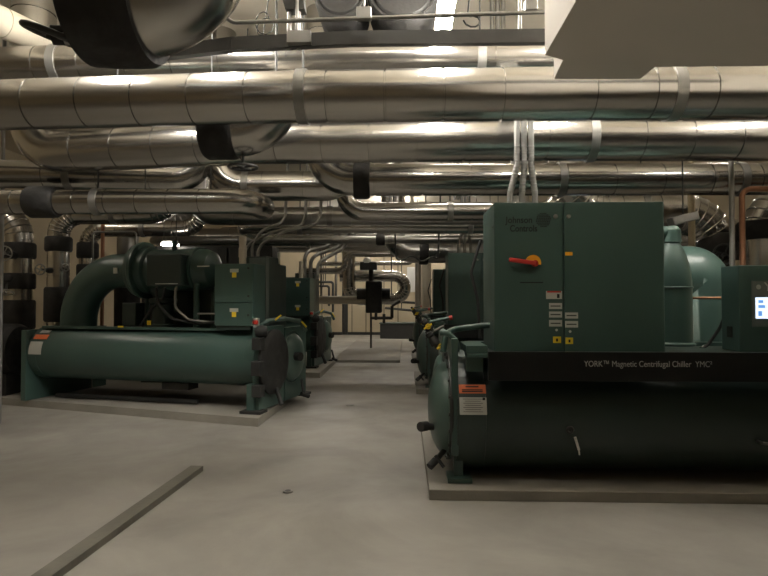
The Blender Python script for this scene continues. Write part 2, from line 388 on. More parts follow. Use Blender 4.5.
# second elbow with black cover, under pipe A
z1 = at(250,118,5.25).z
a = at(207,122,5.15); b = at(276,122,5.15); a.z = b.z = 3.02; z1 = 3.02
t = pipe('silver upturned elbow with black cover below the nearest overhead pipe', [a, b, V((b.x, b.y, 3.46))], .225, 'alu', bend=.36, seam=0, gores=9, sharp=False, rods=False)
MB().lathe(a-V((.02,0,0)), a+V((.28,0,0)), [(0,.10),(0,.23),(.1,.25),(.9,.25),(1,.235)], 32).build('insulation_cover', 'black', t, a)
MB().cyl((b.x,b.y,3.46),(b.x,b.y,CZ-.002),.012,8).build('hanger_rod','dsteel',t,a)
hv = at(243,167,5.15)
t2 = thing('gate_valve', hv, 'small black handwheel valve hanging under the upturned elbow', 'valve')
MB().cyl(hv, (hv.x, hv.y, z1-.19), .012, 10).build('stem', 'dsteel', t2, hv)
MB().wheel(hv, (0,0,1), .125, .013).build('handwheel', 'dsteel', t2, hv)
# dark capped pipes at top centre, running away from the camera
for (px, py, r, Y0, lab) in ((403,-13,.30,5.3,'larger dark capped pipe end at the top centre beside the lamp'), (340,-6,.205,5.3,'smaller dark capped pipe end at the top centre')):
    c = at(px, py, Y0)
    pipe(lab, [c, c+V((0,1.3,0))], r, 'alu', seam=.6, covers=((c-V((0,.02,0)), c+V((0,.55,0))),), straps=((c+V((0,1.0,0)), V((0,1,0))),))
    cap = MB().lathe(c-V((0,.03,0)), c, [(0,.02),(0,r*.9),(1,r)], 28).build('end_cap', 'black', COL.objects[-1].parent if False else None)
    par = [o for o in COL.objects if o.get('label') == lab][0]
    cap.parent = par; cap.matrix_parent_inverse = Matrix.Translation(-V(par.location))
# light duct piece climbing at top left
a = at(-30,8,5.2); b = at(78,80,6.8); b.z = a.z
pipe('pale insulated pipe running away at the top left corner', [V((a.x,3.6,a.z)), V((a.x,a.y,a.z)), V((a.x+.5, 6.6, a.z)), V((a.x+.5,9,a.z))], .15, 'pvc', seam=.5, straps=((V((a.x,4.6,a.z)), V((0,1,0))),))
# dark beam, conduits at the top
a = at(-40,60,4.1); b = at(230,47,4.1); zb2 = at(384,38,4.1).z
a = atz(-80,58,zb2); b = atz(232,45,zb2); c2 = atz(352,39,zb2); d2 = atz(560,37,zb2)
t = thing('steel_beam', (b.x,b.y,zb2), 'dark steel strut beam crossing in front of the overhead pipes', 'beam')
mb = MB(); P4 = [b-V((.6,-.13,0)), b, c2, d2, V((2.6, d2.y-.02, zb2))]
for i in range(4):
    p, q = P4[i], P4[i+1]; dd = q-p; rot = Matrix.Rotation(math.atan2(dd.y, dd.x), 3, 'Z')
    mb.box((p+q)/2, (dd.length+.02, .06, .095), rot)
mb.build('web', 'dsteel', t, (b.x,b.y,zb2))
for px in (297, 520):
    q = atz(px, 39, zb2)
    MB().cyl(q, (q.x, q.y, CZ), .012, 8).build('hanger_rod', 'steel', t, (b.x,b.y,zb2))
q = atz(297,39,zb2)
MB().box((q.x+.02, q.y-.01, zb2+.0), (.17,.075,.085)).build('bracket', 'steel', t, (b.x,b.y,zb2))
q = at(292, 4, 4.15)
t = thing('strut_bracket', q, 'dark angled strut bracket hanging from the ceiling at top centre left', 'bracket')
MB().prism([V((q.x-.14,q.y-.05,q.z+.3)), V((q.x+.06,q.y-.05,q.z+.3)), V((q.x+.10,q.y-.05,q.z-.06)), V((q.x-.04,q.y-.05,q.z-.06))], (0,.1,0)).build('plate', 'dsteel', t, q)
MB().box((q.x+.02,q.y,(q.z+CZ)/2+.1), (.08,.08,CZ-q.z-.2)).build('post', 'dsteel', t, q)
MB().cyl((q.x-.02,q.y,q.z-.34),(q.x-.02,q.y,q.z),.016,10).build('hanger_rod','steel',t,q)
MB().cyl((q.x+.05,q.y,q.z-.34),(q.x+.05,q.y,q.z),.016,10).build('hanger_rod','steel',t,q)
a = at(225,23,3.9); b = at(545,12,3.9)
thin('thin horizontal conduit running across the top above the dark beam', [V((a.x,a.y,CZ)), a, b, V((b.x+.9,b.y,b.z))], .014, 'steel', bend=.08)
for (px,py,sz,lab) in ((364,14,.085,'small galvanised junction box on the top conduit beside the dark pipe end'), (531,6,.07,'small galvanised junction box on the top conduit next to the bulkhead')):
    q = at(px,py,3.9); t = thing('junction_box', q, lab, 'box', None)
    MB().box(q, (sz*1.2,.05,sz), None, .006).build('housing', 'steel', t, q)
    MB().cyl(q, (q.x, q.y, CZ), .008, 8).build('hanger_rod', 'steel', t, q)
q = at(262,20,3.95); thin('loop of loose cable hanging on the top conduit at left', [q+V((.05*math.cos(k*.7)*(1+k*.03), .01*k, .07*math.sin(k*.7))) for k in range(16)]+[V((q.x+.25,q.y,CZ-.002))], .004, 'dsteel', 'cable_loop', 'cable', .02, n=8)
q = at(472,18,3.85); thin('loop of loose cable hanging on the top conduit beside the lamp', [q+V((.06*math.cos(3.4+k*.6), .01*k, .05*math.sin(3.4+k*.6))) for k in range(9)]+[V((q.x+.1,q.y,CZ-.002))], .006, 'dsteel', 'cable_loop', 'cable', .02, n=8)
# green struts under the runs
for (x0,x1,py,Y,lab) in ((97,232,121,5.02,'narrow dark green strut under the nearest overhead pipe at left'), (131,225,207,6.33,'narrow dark green strut under the black covered overhead pipe')):
    a = at(x0,py,Y); b = at(x1,py,Y); t = thing('strut', a, lab, 'strut')
    MB().bx(a.x, b.x, Y-.03, Y+.03, a.z-.028, a.z+.028).build('channel', 'green', t, a)
    for k in (.15,.85):
        p = a.lerp(b,k); MB().cyl((p.x,Y,a.z),(p.x,Y,CZ),.007,8).build('hanger_rod','dsteel',t,a)
# ------------------------------------------------------------------ lamps
def lamp(label, c, L, along='y', m='tube', group='fluorescent strip lamps hung from the ceiling', W=.14, drop=True):
    c = V(c); t = thing('strip_lamp', c, label, 'lamp', group)
    d = (0,L,0) if along == 'y' else (L,0,0); w = (W,0,0) if along == 'y' else (0,W,0)
    MB().box(c+V((0,0,.05)), (max(d[0],w[0]*.45), max(d[1],w[1]*.45), .07), None, .005).build('housing', 'white', t, c)
    for k in (-1,1):
        off = V(w)*.36*k; MB().cyl(c+off-V(d)*.48+V((0,0,.02)), c+off+V(d)*.48+V((0,0,.02)), .02, 12).build('tube', m, t, c)
    if drop:
        for k in (-.4,.4):
            p = c+V(d)*k; MB().cyl(p+V((0,0,.08)), (p.x,p.y,CZ), .006, 8).build('hanger_rod', 'dsteel', t, c)
    return t
G = 'fluorescent strip lamps hung from the ceiling'
lamp('lit strip lamp at the top centre, right of the dark pipe ends', (at(447,4,4.7).x, 4.78, 3.93), 1.0, 'y', W=.15)
for (x,y,z,al) in ((1.72,4.72,4.08,'y'),(-1.72,4.72,4.08,'y'),(-2.75,4.72,4.08,'y'),(4.0,4.72,4.08,'y'),(.1,2.4,4.6,'x'),(1.0,8.2,4.6,'x'),(-.6,11.4,4.6,'x'),(.4,15.5,4.6,'x'),(-.3,19.5,4.6,'x'),(2.4,22.6,4.6,'x'),(-2.6,22.6,4.6,'x'),(-6.6,7.2,4.6,'y'),(5.2,9.3,4.6,'y')):  # the lamp nearest the camera is unseen, added to brighten cabinet and floor
    lamp('lit fluorescent strip lamp above the pipes, foreground one added to brighten the cabinet', (x,y,z), .9 if z < 4.5 else 1.2, al, 'tube' if z < 4.5 or y > 19 else 'tube3')
q = at(170,246,9.55)
lamp('small bright lamp glowing behind the left chiller compressor', q, .26, 'x', 'tube2', None, W=.16)
# ------------------------------------------------------------------ chiller on the right (three copies one behind the other)
def label_plate(name, px0, py0, px1, py1, Y, m, parent, off, t=.003, lab=None):
    a = at(px0, py0, Y); b = at(px1, py1, Y)
    o = MB().bx(a.x, b.x, Y-t, Y+.001, b.z, a.z).build(name, m, parent, off)
    if lab: o['label'] = lab
    return o
def fit(o, x0, w):
    xs = [v.co.x for v in o.data.vertices]; a, b = min(xs), max(xs)
    for v in o.data.vertices: v.co.x = x0+(v.co.x-a)*w/(b-a)
    return o
def globe_logo(parent, c, r, off):
    c = V(c)-V(off); mb = MB()
    for row in range(-4, 5):                                        # a dotted, lined globe
        zq = row*r/4.5; w = math.sqrt(max(0, r*r-zq*zq))
        k = -1.0
        while k < 1:
            sh = .12*math.sin(row*1.3)
            mb.box((c.x+(k+.12+sh*.5)*w, c.y, c.z+zq), (w*.17, .0016, r*.15), Matrix.Rotation(.5*math.copysign(1, k), 3, 'Y'))
            k += .25
    return mb.build('logo', 'ink', parent)
def head(mb, x0, x1, y, z, r, n=32, k=6):
    """dished head between x0 (flange) and x1 (tip)"""
    prof = [(0, r*1.03), (.12, r*1.03), (.12, r*.97)] + [(.12+.88*math.sin(PI/2*i/k), r*.97*math.cos(PI/2*i/k)) for i in range(1, k+1)]
    return mb.lathe((x0,y,z), (x1,y,z), prof, n, False)
def right_chiller(label):
    O = V((.37, 4.40, .08)); t = thing('chiller', O, label, 'chiller', None)
    sy, sz, sr = 4.92, .56, .455
    XE = 4.35
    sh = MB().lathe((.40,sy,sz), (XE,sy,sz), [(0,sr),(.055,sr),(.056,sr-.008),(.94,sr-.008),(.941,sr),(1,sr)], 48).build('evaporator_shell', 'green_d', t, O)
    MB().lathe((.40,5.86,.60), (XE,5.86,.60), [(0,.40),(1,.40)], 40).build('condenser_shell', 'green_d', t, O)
    # end sheets with bolts
    for x in (.38, XE):
        mb = MB().bx(x-.02, x+.03, 4.50, 5.34, .30, 1.20, .004).bx(x-.02, x+.03, 5.46, 6.26, .30, 1.20, .004); ts = mb.build('tube_sheet', 'green', t, O)
        mb = MB().torus((x-.022, sy, .62), (1,0,0), .43, .016, 40, 6)
        for k in range(20):
            th = 2*PI*k/20; mb.cyl((x-.045, sy+math.cos(th)*.43, .62+math.sin(th)*.43), (x-.02, sy+math.cos(th)*.43, .62+math.sin(th)*.43), .014, 6)
        mb.build('bolt_ring', 'dsteel', ts)
        ts.children[-1].data.transform(Matrix.Translation(-O)) if False else None
        for ch in ts.children:
            for v in ch.data.vertices: v.co -= O
    h = head(MB(), .36, .19, 4.90, .60, .395).build('water_box', 'green_l', t, O)
    MB().torus((.36,4.90,.60), (1,0,0), .405, .014).build('head_flange', 'green', h, O)
    mb = MB(); mb.cyl((.26,4.74,.47),(.16,4.62,.50),.028,14); mb.cyl((.17,4.64,.50),(.12,4.58,.505),.038,14); mb.build('nozzle', 'char', h, O)
    mb = MB(); mb.cyl((.32,4.70,.30),(.22,4.58,.22),.022,12); mb.cyl((.24,4.62,.27),(.30,4.56,.20),.014,10); mb.cyl((.19,4.56,.20),(.24,4.60,.24),.03,12); mb.build('drain_valve', 'char', h, O)
    h = head(MB(), .36, .27, 5.86, .60, .36).build('water_box', 'green_l', t, O)
    # legs with foot plates
    for x in (.40, 3.9):
        for y0, y1 in ((4.60, 4.68), (6.08, 6.16)):
            l = MB().bx(x-.015, x+.055, y0, y1, .11, .75, .004).build('leg', 'green', t, O)
            MB().bx(x-.07, x+.12, y0-.07, y1+.07, .081, .118, .004).build('foot_plate', 'green', l, O)
    # black fascia and lettering
    fy = 4.385
    f = MB().bx(.625, XE, fy, fy+.05, .895, 1.112, .003).build('fascia', 'fascia', t, O)
    a = at(584, 366.5, fy); b = at(712, 365, fy); loc = V((a.x, fy-.002, a.z))-O
    tx = text('lettering', 'YORK\u2122 Magnetic Centrifugal Chiller  YMC\u00b2', .062, 'silver_ink', f, loc, FRONT, .0008, bold=0)
    w = max(v.co.x for v in tx.data.vertices)-min(v.co.x for v in tx.data.vertices); s = (b.x-a.x)/w
    for v in tx.data.vertices: v.co.x = loc.x+(v.co.x-loc.x)*s
    # frame shelf above the shell
    mb = MB(); mb.bx(.47, XE, 4.44, 4.60, 1.06, 1.09, .003); mb.bx(.47, .63, 4.46, 4.95, 1.09, 1.15, .003); mb.bx(.47, .60, 4.50, 4.54, .95, 1.12); mb.bx(.55, XE, 5.3, 5.4, 1.0, 1.12)
    mb.build('frame_rail', 'green', t, O)
    # labels on shell end: they wrap the shell surface
    def wrap(name, x0, x1, a0, a1, m, lab, r=sr+.002):
        mb = MB(); n = 10; ro = []
        for i in range(n+1):
            th = a0+(a1-a0)*i/n; ro.append([mb.bm.verts.new((x, sy-math.cos(th)*rr, sz+math.sin(th)*rr)) for x, rr in ((x0,r),(x1,r),(x1,r-.004),(x0,r-.004))])
        for i in range(n):
            for j in range(4): mb.bm.faces.new((ro[i][j], ro[i][(j+1)%4], ro[i+1][(j+1)%4], ro[i+1][j]))
        mb.bm.faces.new(ro[0]); mb.bm.faces.new(ro[-1][::-1])
        o = mb.build(name, m, sh, O); o['label'] = lab; return o
    wrap('warning_label', .418, .625, .50, .66, 'orange', 'orange warning label')
    wrap('data_plate', .418, .625, .14, .43, 'label', 'pale data plate')
    mbt = MB()
    for k, (th, x0, x1) in enumerate(((.62,.47,.57),(.56,.44,.60),(.53,.44,.60))):
        mbt.box(((x0+x1)/2, sy-math.cos(th)*(sr+.003), sz+math.sin(th)*(sr+.003)), (x1-x0, .004, .008), Matrix.Rotation(-th, 3, 'X'))
    for k in range(7):
        th = .40-.035*k; mbt.box((.52, sy-math.cos(th)*(sr+.003), sz+math.sin(th)*(sr+.003)), (.15-.03*(k%2), .003, .003), Matrix.Rotation(-th, 3, 'X'))
    mbt.box((.605, sy-math.cos(.40)*(sr+.003), sz+math.sin(.40)*(sr+.003)), (.02,.004,.022))
    mbt.build('printing', 'ink', sh, O)
    # hanging tag valve on the shell
    a = at(570,430,4.45); mb = MB(); mb.torus(a, (0,1,0), .022, .010, 16); mb.cyl(a, a+V((0,.1,0)), .016, 10); v = mb.build('sight_valve', 'dsteel', t, O)
    b = at(575,437,4.42); c = at(579,450,4.42); MB().cyl(b, c, .010, 10).cyl(c, at(579.5,455,4.42), .006, 10).build('tag', 'white', v, O)
    a = at(762,443,4.43); MB().cyl(a, a+V((.08,0,-.01)), .012, 10).cyl(a, a+V((0,.06,0)), .012, 10).build('sight_valve', 'steel', t, O)
    # main cabinet
    cy = 4.60; x0, xm, x1 = .706, at(564,300,cy).x, 2.03; zb_, zt = 1.09, 2.27
    cab = MB().bx(x0, x1, cy+.02, cy+.65, zb_, zt, .006).build('control_cabinet', 'green', t, O)
    d1 = MB().bx(x0, xm-.005, cy, cy+.02, zb_+.004, zt, .005).build('door', 'green', cab, O)
    mb = MB().bx(xm+.005, x1-.02, cy, cy+.02, zb_+.004, zt, .005); mb.cyl((x1-.022,cy+.022,zb_+.004),(x1-.022,cy+.022,zt),.0215,20)
    d2 = mb.build('door', 'green', cab, O)
    for px in (555.5, 568.5):
        a = at(px, 216.5, cy); MB().lathe(a, a-V((0,.016,0)), [(0,.017),(.6,.017),(1,.010)], 16).build('latch', 'steel', cab, O)
    p = at(533,262,cy); mb = MB(); n = 18                       # amber rotary plate: half disc
    pts = [V((p.x+.062*math.cos(-.25+i*(PI+.35)/n), cy-.001, p.z-.006+.062*math.sin(-.25+i*(PI+.35)/n))) for i in range(n+1)]
    mb.prism(pts, (0,-.008,0)); mb.build('switch_plate', 'amber', cab, O)
    a = at(508,260,cy); q = V((p.x+.01, cy-.035, p.z-.012)); a.y = cy-.05
    MB().box((a+q)/2, ((q-a).length, .028, .034), Matrix.Rotation(math.atan2(-(q.z-a.z), q.x-a.x), 3, 'Y'), .008).cyl(q, (q.x, cy, q.z), .026, 16).build('switch_handle', 'red', cab, O)
    a = at(520,282,cy); b = at(543,283,cy); MB().bx(a.x, b.x, cy-.003, cy, b.z, a.z).build('rating_strip', 'ink', cab, O)
    label_plate('marker_plate', 565,252,572.5,255.5,cy,'amber',cab,O)
    for (r, ls) in ((None, ((546,291,562,299),(549,303,562,309),(549,311.5,562,317.5),(549,320,562,326.5),(565,312.5,578,318.5),(565,321,578,327.5))),):
        for k, (u0,v0,u1,v1) in enumerate(ls):
            label_plate('label_plate', u0,v0,u1,v1,cy,'label',cab,O,.003)
            if k: label_plate('printing', u0+1.5,(v0+v1)/2-.5,u1-1.5,(v0+v1)/2+.6,cy-.003,'dsteel',cab,O,.001)
            else:
                label_plate('printing', u0+1,v0,u1-1,v0+1.6,cy-.003,'red',cab,O,.001); label_plate('printing', u0+11,v0+3,u0+13.5,v0+7,cy-.003,'ink',cab,O,.001)
    for (u0,v0,u1,v1) in ((553,336.5,561,343),(565.5,337.5,573,344)):
        label_plate('warning_label', u0,v0,u1,v1,cy,'yellow',cab,O,.003,'small yellow warning label')
        label_plate('printing', u0+3,v0+2,u0+5,v1-1.5,cy-.003,'ink',cab,O,.001)
    for (u,v) in ((556.5,330),(570,331.5)):
        a = at(u,v,cy); MB().cyl(a, a-V((0,.006,0)), .010, 12).build('screw', 'label', cab, O)
    a = at(505,223,cy); a.y = cy-.0015; fit(text('lettering', 'Johnson', .072, 'ink', cab, a-O, FRONT, .0007, bold=.016), a.x-O.x, .212)
    a = at(510,231.5,cy); a.y = cy-.0015; fit(text('lettering', 'Controls', .072, 'ink', cab, a-O, FRONT, .0007, bold=.016), a.x-O.x, .212)
    a = at(543.3,220,cy); a.y = cy-.002; globe_logo(cab, a, .058, O)
    for k in range(9): 
        zq = zb_+.12+k*.125; 
        if k in (1,7): MB().cyl((x0-.008,cy+.08,zq),(x0,cy+.08,zq),.008,8).build('screw', 'steel', cab, O)
    # compressor line : discharge pipe, suction elbow
    c = at(672,300,5.4); z_a, z_b, z_c, z_d = .95, zz(288,5.4), zz(244,5.4), zz(228,5.4); H = z_d-z_a
    pr = [(0,.168),((z_b-z_a)/H,.168)] + [((z_b-z_a)/H+(z_c-z_b)/H*k/6, .07+.098*math.cos(PI/2*k/6)**.8 if k < 6 else .07) for k in range(1,7)]
    dp = MB().lathe((c.x,c.y,z_a),(c.x,c.y,z_d), pr+[((z_c-z_a)/H+.002,.085),(.97,.08),(1,.05)], 36).build('discharge_pipe', 'green', t, O)
    MB().torus((c.x,c.y,zz(288,5.4)), (0,0,1), .170, .009, 36).build('flange', 'green_l', dp, O); MB().torus((c.x,c.y,1.10),(0,0,1),.175,.02,32).build('flange', 'green_l', dp, O)
    MB().cyl((c.x-.05,c.y,z_d-.06),(c.x-.6,c.y,z_d-.06),.06,20).build('discharge_line', 'green', dp, O)
    c = at(694,300,6.0); ztop = zz(279,6.0)
    MB().sweep([(c.x-1.0,c.y,ztop),(c.x-.04,c.y,ztop),(c.x,c.y,ztop-.05),(c.x+.02,c.y,.9)], .33, .50, 40, 12, 0, False).build('suction_elbow', 'green', t, O)
    MB().lathe((1.2,6.0,ztop),(c.x-.75,6.0,ztop), [(0,.25),(.08,.33),(.6,.34),(.62,.42),(.75,.42),(.77,.36),(1,.34)], 36).build('compressor', 'green', t, O)
    a = at(690,298,5.5); b = at(728,298,5.5); MB().cyl(a, b, .012, 10).build('tubing', 'copper', t, O)
    mb = MB(); a = at(726,318,5.0); mb.sweep([at(728,308,5.0), at(720,328,5.1), at(708,345,5.1), at(700,349,5.1)], .014, .12, 10, 5, 0, False).build('hose', 'char', t, O)
    # deck under the cabinet equipment
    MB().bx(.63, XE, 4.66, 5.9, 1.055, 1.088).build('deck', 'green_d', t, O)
    # display cabinet
    dy = 4.68; xa = at(739,300,dy).x
    dc = MB().bx(xa, xa+.85, dy, dy+.26, 1.09, 1.775, .008).build('display_cabinet', 'green', t, O)
    a = at(751,281,dy); b = at(800,327,dy)
    pn = MB().bx(a.x, b.x, dy-.012, dy, b.z, a.z, .004).build('display_panel', 'greybox', dc, O)
    a = at(754.5,297.5,dy); b = at(793,318.5,dy)
    MB().bx(a.x, b.x, dy-.016, dy-.012, b.z, a.z).build('screen', 'screen', dc, O)
    for (u0,v0,u1,v1) in ((757,300,762,303),(757,305,764,308),(757,311,761,316)):
        p_ = at(u0,v0,dy); q_ = at(u1,v1,dy); MB().bx(p_.x,q_.x,dy-.0175,dy-.016,q_.z,p_.z).build('screen_icon','screen_ink',dc,O)
    a = at(763,291,dy); a.y = dy-.0135; text('lettering', 'YORK', .10, 'silver_ink', dc, a-O, FRONT, .0007)
    a = at(757.5,287,dy); a.y = dy-.013; MB().torus(a, (0,1,0), .014, .005, 16, 6).cyl(a-V((0,.001,0)), a, .010, 12).build('emblem', 'silver_ink', dc, O)
    a = V((xa, dy+.13, zz(331,4.8))); MB().box(a, (.02,.07,.09), None, .004).build('switch_box', 'char', dc, O)
    MB().cyl((xa+.4,dy+.2,1.0),(xa+.4,dy+.2,1.13),.03,12).build('support_post','green',dc,O)
    # valve pipework at the left end
    a = at(455,329,4.9); b = at(492,323,4.9)
    MB().sweep([at(443,352,4.75), at(446,334,4.78), a, b+V((.3,0,.02))], .026, .08, 14, 5, 0, False).build('relief_pipe', 'green', t, O)
    mb = MB(); mb.sweep([at(457,352,4.6), at(457,342,4.6), at(448,333,4.6), at(440,333,4.6)], .022, .08, 12, 5, 0, False); mb.build('drain_pipe', 'green', t, O)
    for (u0,v0,u1,v1,hu,hv,Y) in ((423,320,432,332,428,327,5.2),(428,333,438,347,441,347,4.9)):
        a = at(u0,v0,Y); b = at(u1,v1,Y)
        vb = MB().lathe(a, b, [(0,.028),(.2,.034),(.3,.022),(.5,.04),(.8,.04),(.85,.025),(1,.03)], 16).build('ball_valve', 'char', t, O)
        p = at(hu-4,hv+2,Y-.05); q = at(hu+4,hv-3,Y-.05)
        MB().cyl(p, q, .010, 10).torus(p.lerp(q,.5), (0,1,.3), .02, .007, 14, 6).build('valve_handle', 'yellow', vb, O)
        MB().cyl(b, at(u1+12,v1-6,Y), .012, 10).build('valve_stem', 'steel', vb, O)
    a = at(430,322,5.4); b = at(449,318,5.4); vr = MB().cyl(a, b, .016, 10).build('sensor_line', 'green_l', t, O)
    MB().cyl(b, b+V((.03,0,.004)), .022, 10).build('sensor_cap', 'red', vr, O)
    # cable drop on the second cabinet side
    a = at(487,260,5.35)
    MB().sweep([(.68,5.3,1.15),(.66,5.3,1.5),(.60,5.3,1.75),(.69,5.3,2.05)], .014, .1, 10, 4, 0, False).build('cable', 'char', t, O)
    return t
ch1 = right_chiller('green chiller nearest on the right with a tall cabinet, black lettered fascia and lit screen')
SK = ('switch_handle','switch_plate','lettering','logo','label_plate','warning_label','printing','rating_strip','marker_plate','data_plate','emblem')
ch2 = copy_tree(ch1, None, SK); ch2.location = (.37, 9.3, .08); ch2['label'] = 'second green chiller in the right row, its tall cabinet just left of the nearest one'
ch3 = copy_tree(ch1, None, SK); ch3.location = (.37, 14.3, .08); ch3['label'] = 'farthest green chiller in the right row, only a dark sliver of cabinet showing'
# pads
def pad(x0,x1,y0,y1,h,label,rz=0,o=None):
    t = MB().bx(x0,x1,y0,y1,0,h,.006).build('equipment_pad', 'pad'); return tag(t, label, 'pad')
pad(.18, 4.9, 4.385, 6.7, .08, 'concrete pad under the nearest right chiller')
pad(.18, 4.9, 9.285, 11.6, .08, 'concrete pad under the second right chiller')
pad(.18, 4.9, 14.285, 16.6, .08, 'concrete pad under the farthest right chiller')
pad(-1.75, -.12, 13.9, 21.0, .06, 'low concrete pad at the far end of the walkway')
# conduits from the tall cabinets
def conduits(dy, tag_):
    for k, (pxb, pxt) in enumerate(((510,517),(522,524),(535,531))):
        b = at(pxb, 203, 5.05); tt = at(pxt, 140, 5.05)
        pts = [V((b.x,b.y,2.265)), V((b.x,b.y,2.42)), V((tt.x,b.y,tt.z-.22)), V((tt.x,b.y,3.46)), V((tt.x,6.45,3.46)), V((tt.x,6.45,CZ))]
        mb = MB(); mb.sweep(pts, .026, .12, 14, 5, .011 if False else 0, False)
        for i in range(14):
            z = 2.44+i*.03; x = b.x+(tt.x-b.x)*max(0,min(1,(z-2.42)/(tt.z-.22-2.42)))
            mb.torus((x,b.y,z), (0,0,1), .026, .005, 14, 6)
        mb.cyl((b.x,b.y,2.262),(b.x,b.y,2.31),.038,14)
        o = mb.build('flexible_conduit', 'steel'); o.location = (0, dy, 0)
        tag(o, 'ribbed flexible conduit, %s of the three rising from the %s' % (('left','middle','right')[k], tag_), 'conduit', 'flexible conduits above the right chillers')
conduits(0, 'nearest right cabinet'); conduits(4.9, 'second right cabinet')
# ------------------------------------------------------------------ left chillers
def left_chiller(label, loc, rz):
    t = thing('chiller', loc, label, 'chiller', None, rz)
    L = 3.58                                                       # local x: 0 = near right end, -L = left end; y back; z above the pad
    sz, sy, sr = .655, .42, .375
    sh = MB().lathe((-L+.1,sy,sz), (-.02,sy,sz), [(0,sr),(.04,sr),(.041,sr-.006),(.96,sr-.006),(.961,sr),(1,sr)], 44).build('evaporator_shell', 'green', t)
    MB().lathe((-L+.1,1.10,.62), (-.02,1.10,.62), [(0,.36),(1,.36)], 36).build('condenser_shell', 'green_d', t)
    # end plates reach the ground as saddles
    MB().bx(-L+.02, -L+.10, .03, 1.60, .002, .98, .004).build('end_plate', 'green', t)
    ep = MB().bx(-.04, .05, .06, .80, .02, 1.06, .004).bx(-.04,.05,.84,1.58,.02,1.02,.004).build('end_plate', 'green', t)
    l = MB().bx(-.10, .0, .02, .10, .03, .36, .004).build('leg', 'green', t); MB().bx(-.16,.12,-.05,.16,0,.035,.004).build('foot_plate','char',l)
    l = MB().bx(-.10, .0, 1.45, 1.55, .03, .36, .004).build('leg', 'green', t); MB().bx(-.16,.12,1.38,1.62,0,.035,.004).build('foot_plate','char',l)
    MB().bx(-1.5,-1.1,.30,.54,.20,.29).bx(-L+.3,-1.0,.35,.39,.02,.07).build('sump', 'char', t)
    # charcoal covered water box and green dished head
    wb = MB().lathe((.05,sy,.60), (.13,sy,.60), [(0,.40),(.15,.42),(.55,.42),(.8,.39),(1,.32),(1,.02)], 36).build('water_box', 'char', t)
    for yy, z_, h_ in ((-.40,.86,.15),(-.42,.56,.18),(-.40,.28,.15)): MB().box((.06,sy+yy,z_),(.13,.12,h_),None,.01).build('cover_tab', 'char', wb)
    MB().cyl((.12,sy-.02,.26),(.22,sy-.06,.06),.03,14).build('drain_nozzle', 'char', wb)
    h = MB(); head(h, .03, .17, 1.09, .60, .345); h = h.build('water_box', 'green_l', t)
    MB().torus((.05,1.09,.60),(1,0,0),.355,.014,32).build('head_flange','green',h)
    MB().cyl((.14,.96,.62),(.24,.93,.62),.06,16).build('nozzle','char',h)
    MB().cyl((.17,1.12,.28),(.24,1.04,.10),.02,12).cyl((.22,1.0,.10),(.28,1.12,.05),.03,12).build('drain_valve','char',h)
    MB().sweep([(-.05,.30,1.06),(.02,.30,1.13),(.1,.7,1.15),(.16,1.1,1.10),(.2,1.2,.96)], .03, .1, 12, 5, 0, False).build('vent_pipe', 'green_l', t)
    vb = MB().lathe((.0,.05,1.0),(.14,.10,1.02),[(0,.05),(.3,.075),(.7,.075),(1,.05)],16).build('ball_valve','char',t)
    MB().cyl((.08,.45,1.14),(.13,.52,1.20),.013,10).cyl((.20,1.05,1.10),(.24,1.12,1.02),.013,10).build('valve_handle', 'yellow', vb)
    # labels
    a = -L+.13
    def wrap(name, x0, x1, a0, a1, m, lab):
        mb = MB(); n = 8; ro = []; r = sr+.003
        for i in range(n+1):
            th = a0+(a1-a0)*i/n; ro.append([mb.bm.verts.new((x, sy-math.cos(th)*rr, sz+math.sin(th)*rr)) for x, rr in ((x0,r),(x1,r),(x1,r-.004),(x0,r-.004))])
        for i in range(n):
            for j in range(4): mb.bm.faces.new((ro[i][j], ro[i][(j+1)%4], ro[i+1][(j+1)%4], ro[i+1][j]))
        mb.bm.faces.new(ro[0]); mb.bm.faces.new(ro[-1][::-1]); o = mb.build(name, m, sh); o['label'] = lab
    wrap('warning_label', a+.02, a+.25, .56, .76, 'orange', 'orange warning label'); wrap('data_plate', a, a+.21, -.02, .46, 'label', 'pale data plate'); wrap('notice', a+.06, a+.22, .84, 1.02, 'label', 'small pale notice')
    # suction elbow
    ez = 1.82; ex = -3.12; ey = .60
    el = MB().sweep([(ex,ey,.9),(ex,ey,ez),(-2.1,ey,ez)], .245, .72, 40, 14, 0, False).build('suction_elbow', 'green', t)
    MB().bx(ex+.80, ex+.86, ey-.262, ey-.235, ez-.05, ez+.03).build('label_plate', 'label', el)
    # compressor volute ring
    co = MB().lathe((-2.10,ey,ez), (-1.66,ey,ez), [(0,.28),(.02,.37),(.22,.40),(.30,.40),(.31,.33),(.55,.33),(.6,.29),(1,.29)], 40)
    co = co.build('compressor', 'green', t)
    MB().torus((-2.0,ey,ez),(1,0,0),.375,.03,40,8).build('volute_flange','green_l',co)
    mo = MB().lathe((-1.72,ey,ez), (-.84,ey,ez), [(0,.29),(.62,.29),(.63,.31),(.70,.31),(.71,.285),(.82,.28),(.92,.24),(1,.12),(1,.01)], 36).build('motor', 'green', t)
    tb = MB().box((-1.40,ey-.32,ez-.02),(.52,.22,.42),None,.012).build('terminal_box','green_d',mo)
    MB().bx(-1.52,-1.18,ey-.434,ey-.43,ez-.21,ez-.20).bx(-.98,-.80,ey-.30,ey-.285,ez+.02,ez+.035).build('rating_plate','label',mo)
    MB().bx(-1.52,-1.50,ey-.42,ey-.40,ez-.28,ez-.24).bx(-1.22,-1.20,ey-.42,ey-.40,ez-.28,ez-.24).bx(-1.4,-1.38,ey-.42,ey-.40,ez-.28,ez-.25).build('cable_gland','steel',mo)
    MB().cyl((-1.46,ey-.1,ez+.26),(-1.46,ey-.1,ez+.40),.035,12).build('lifting_lug','green',mo)
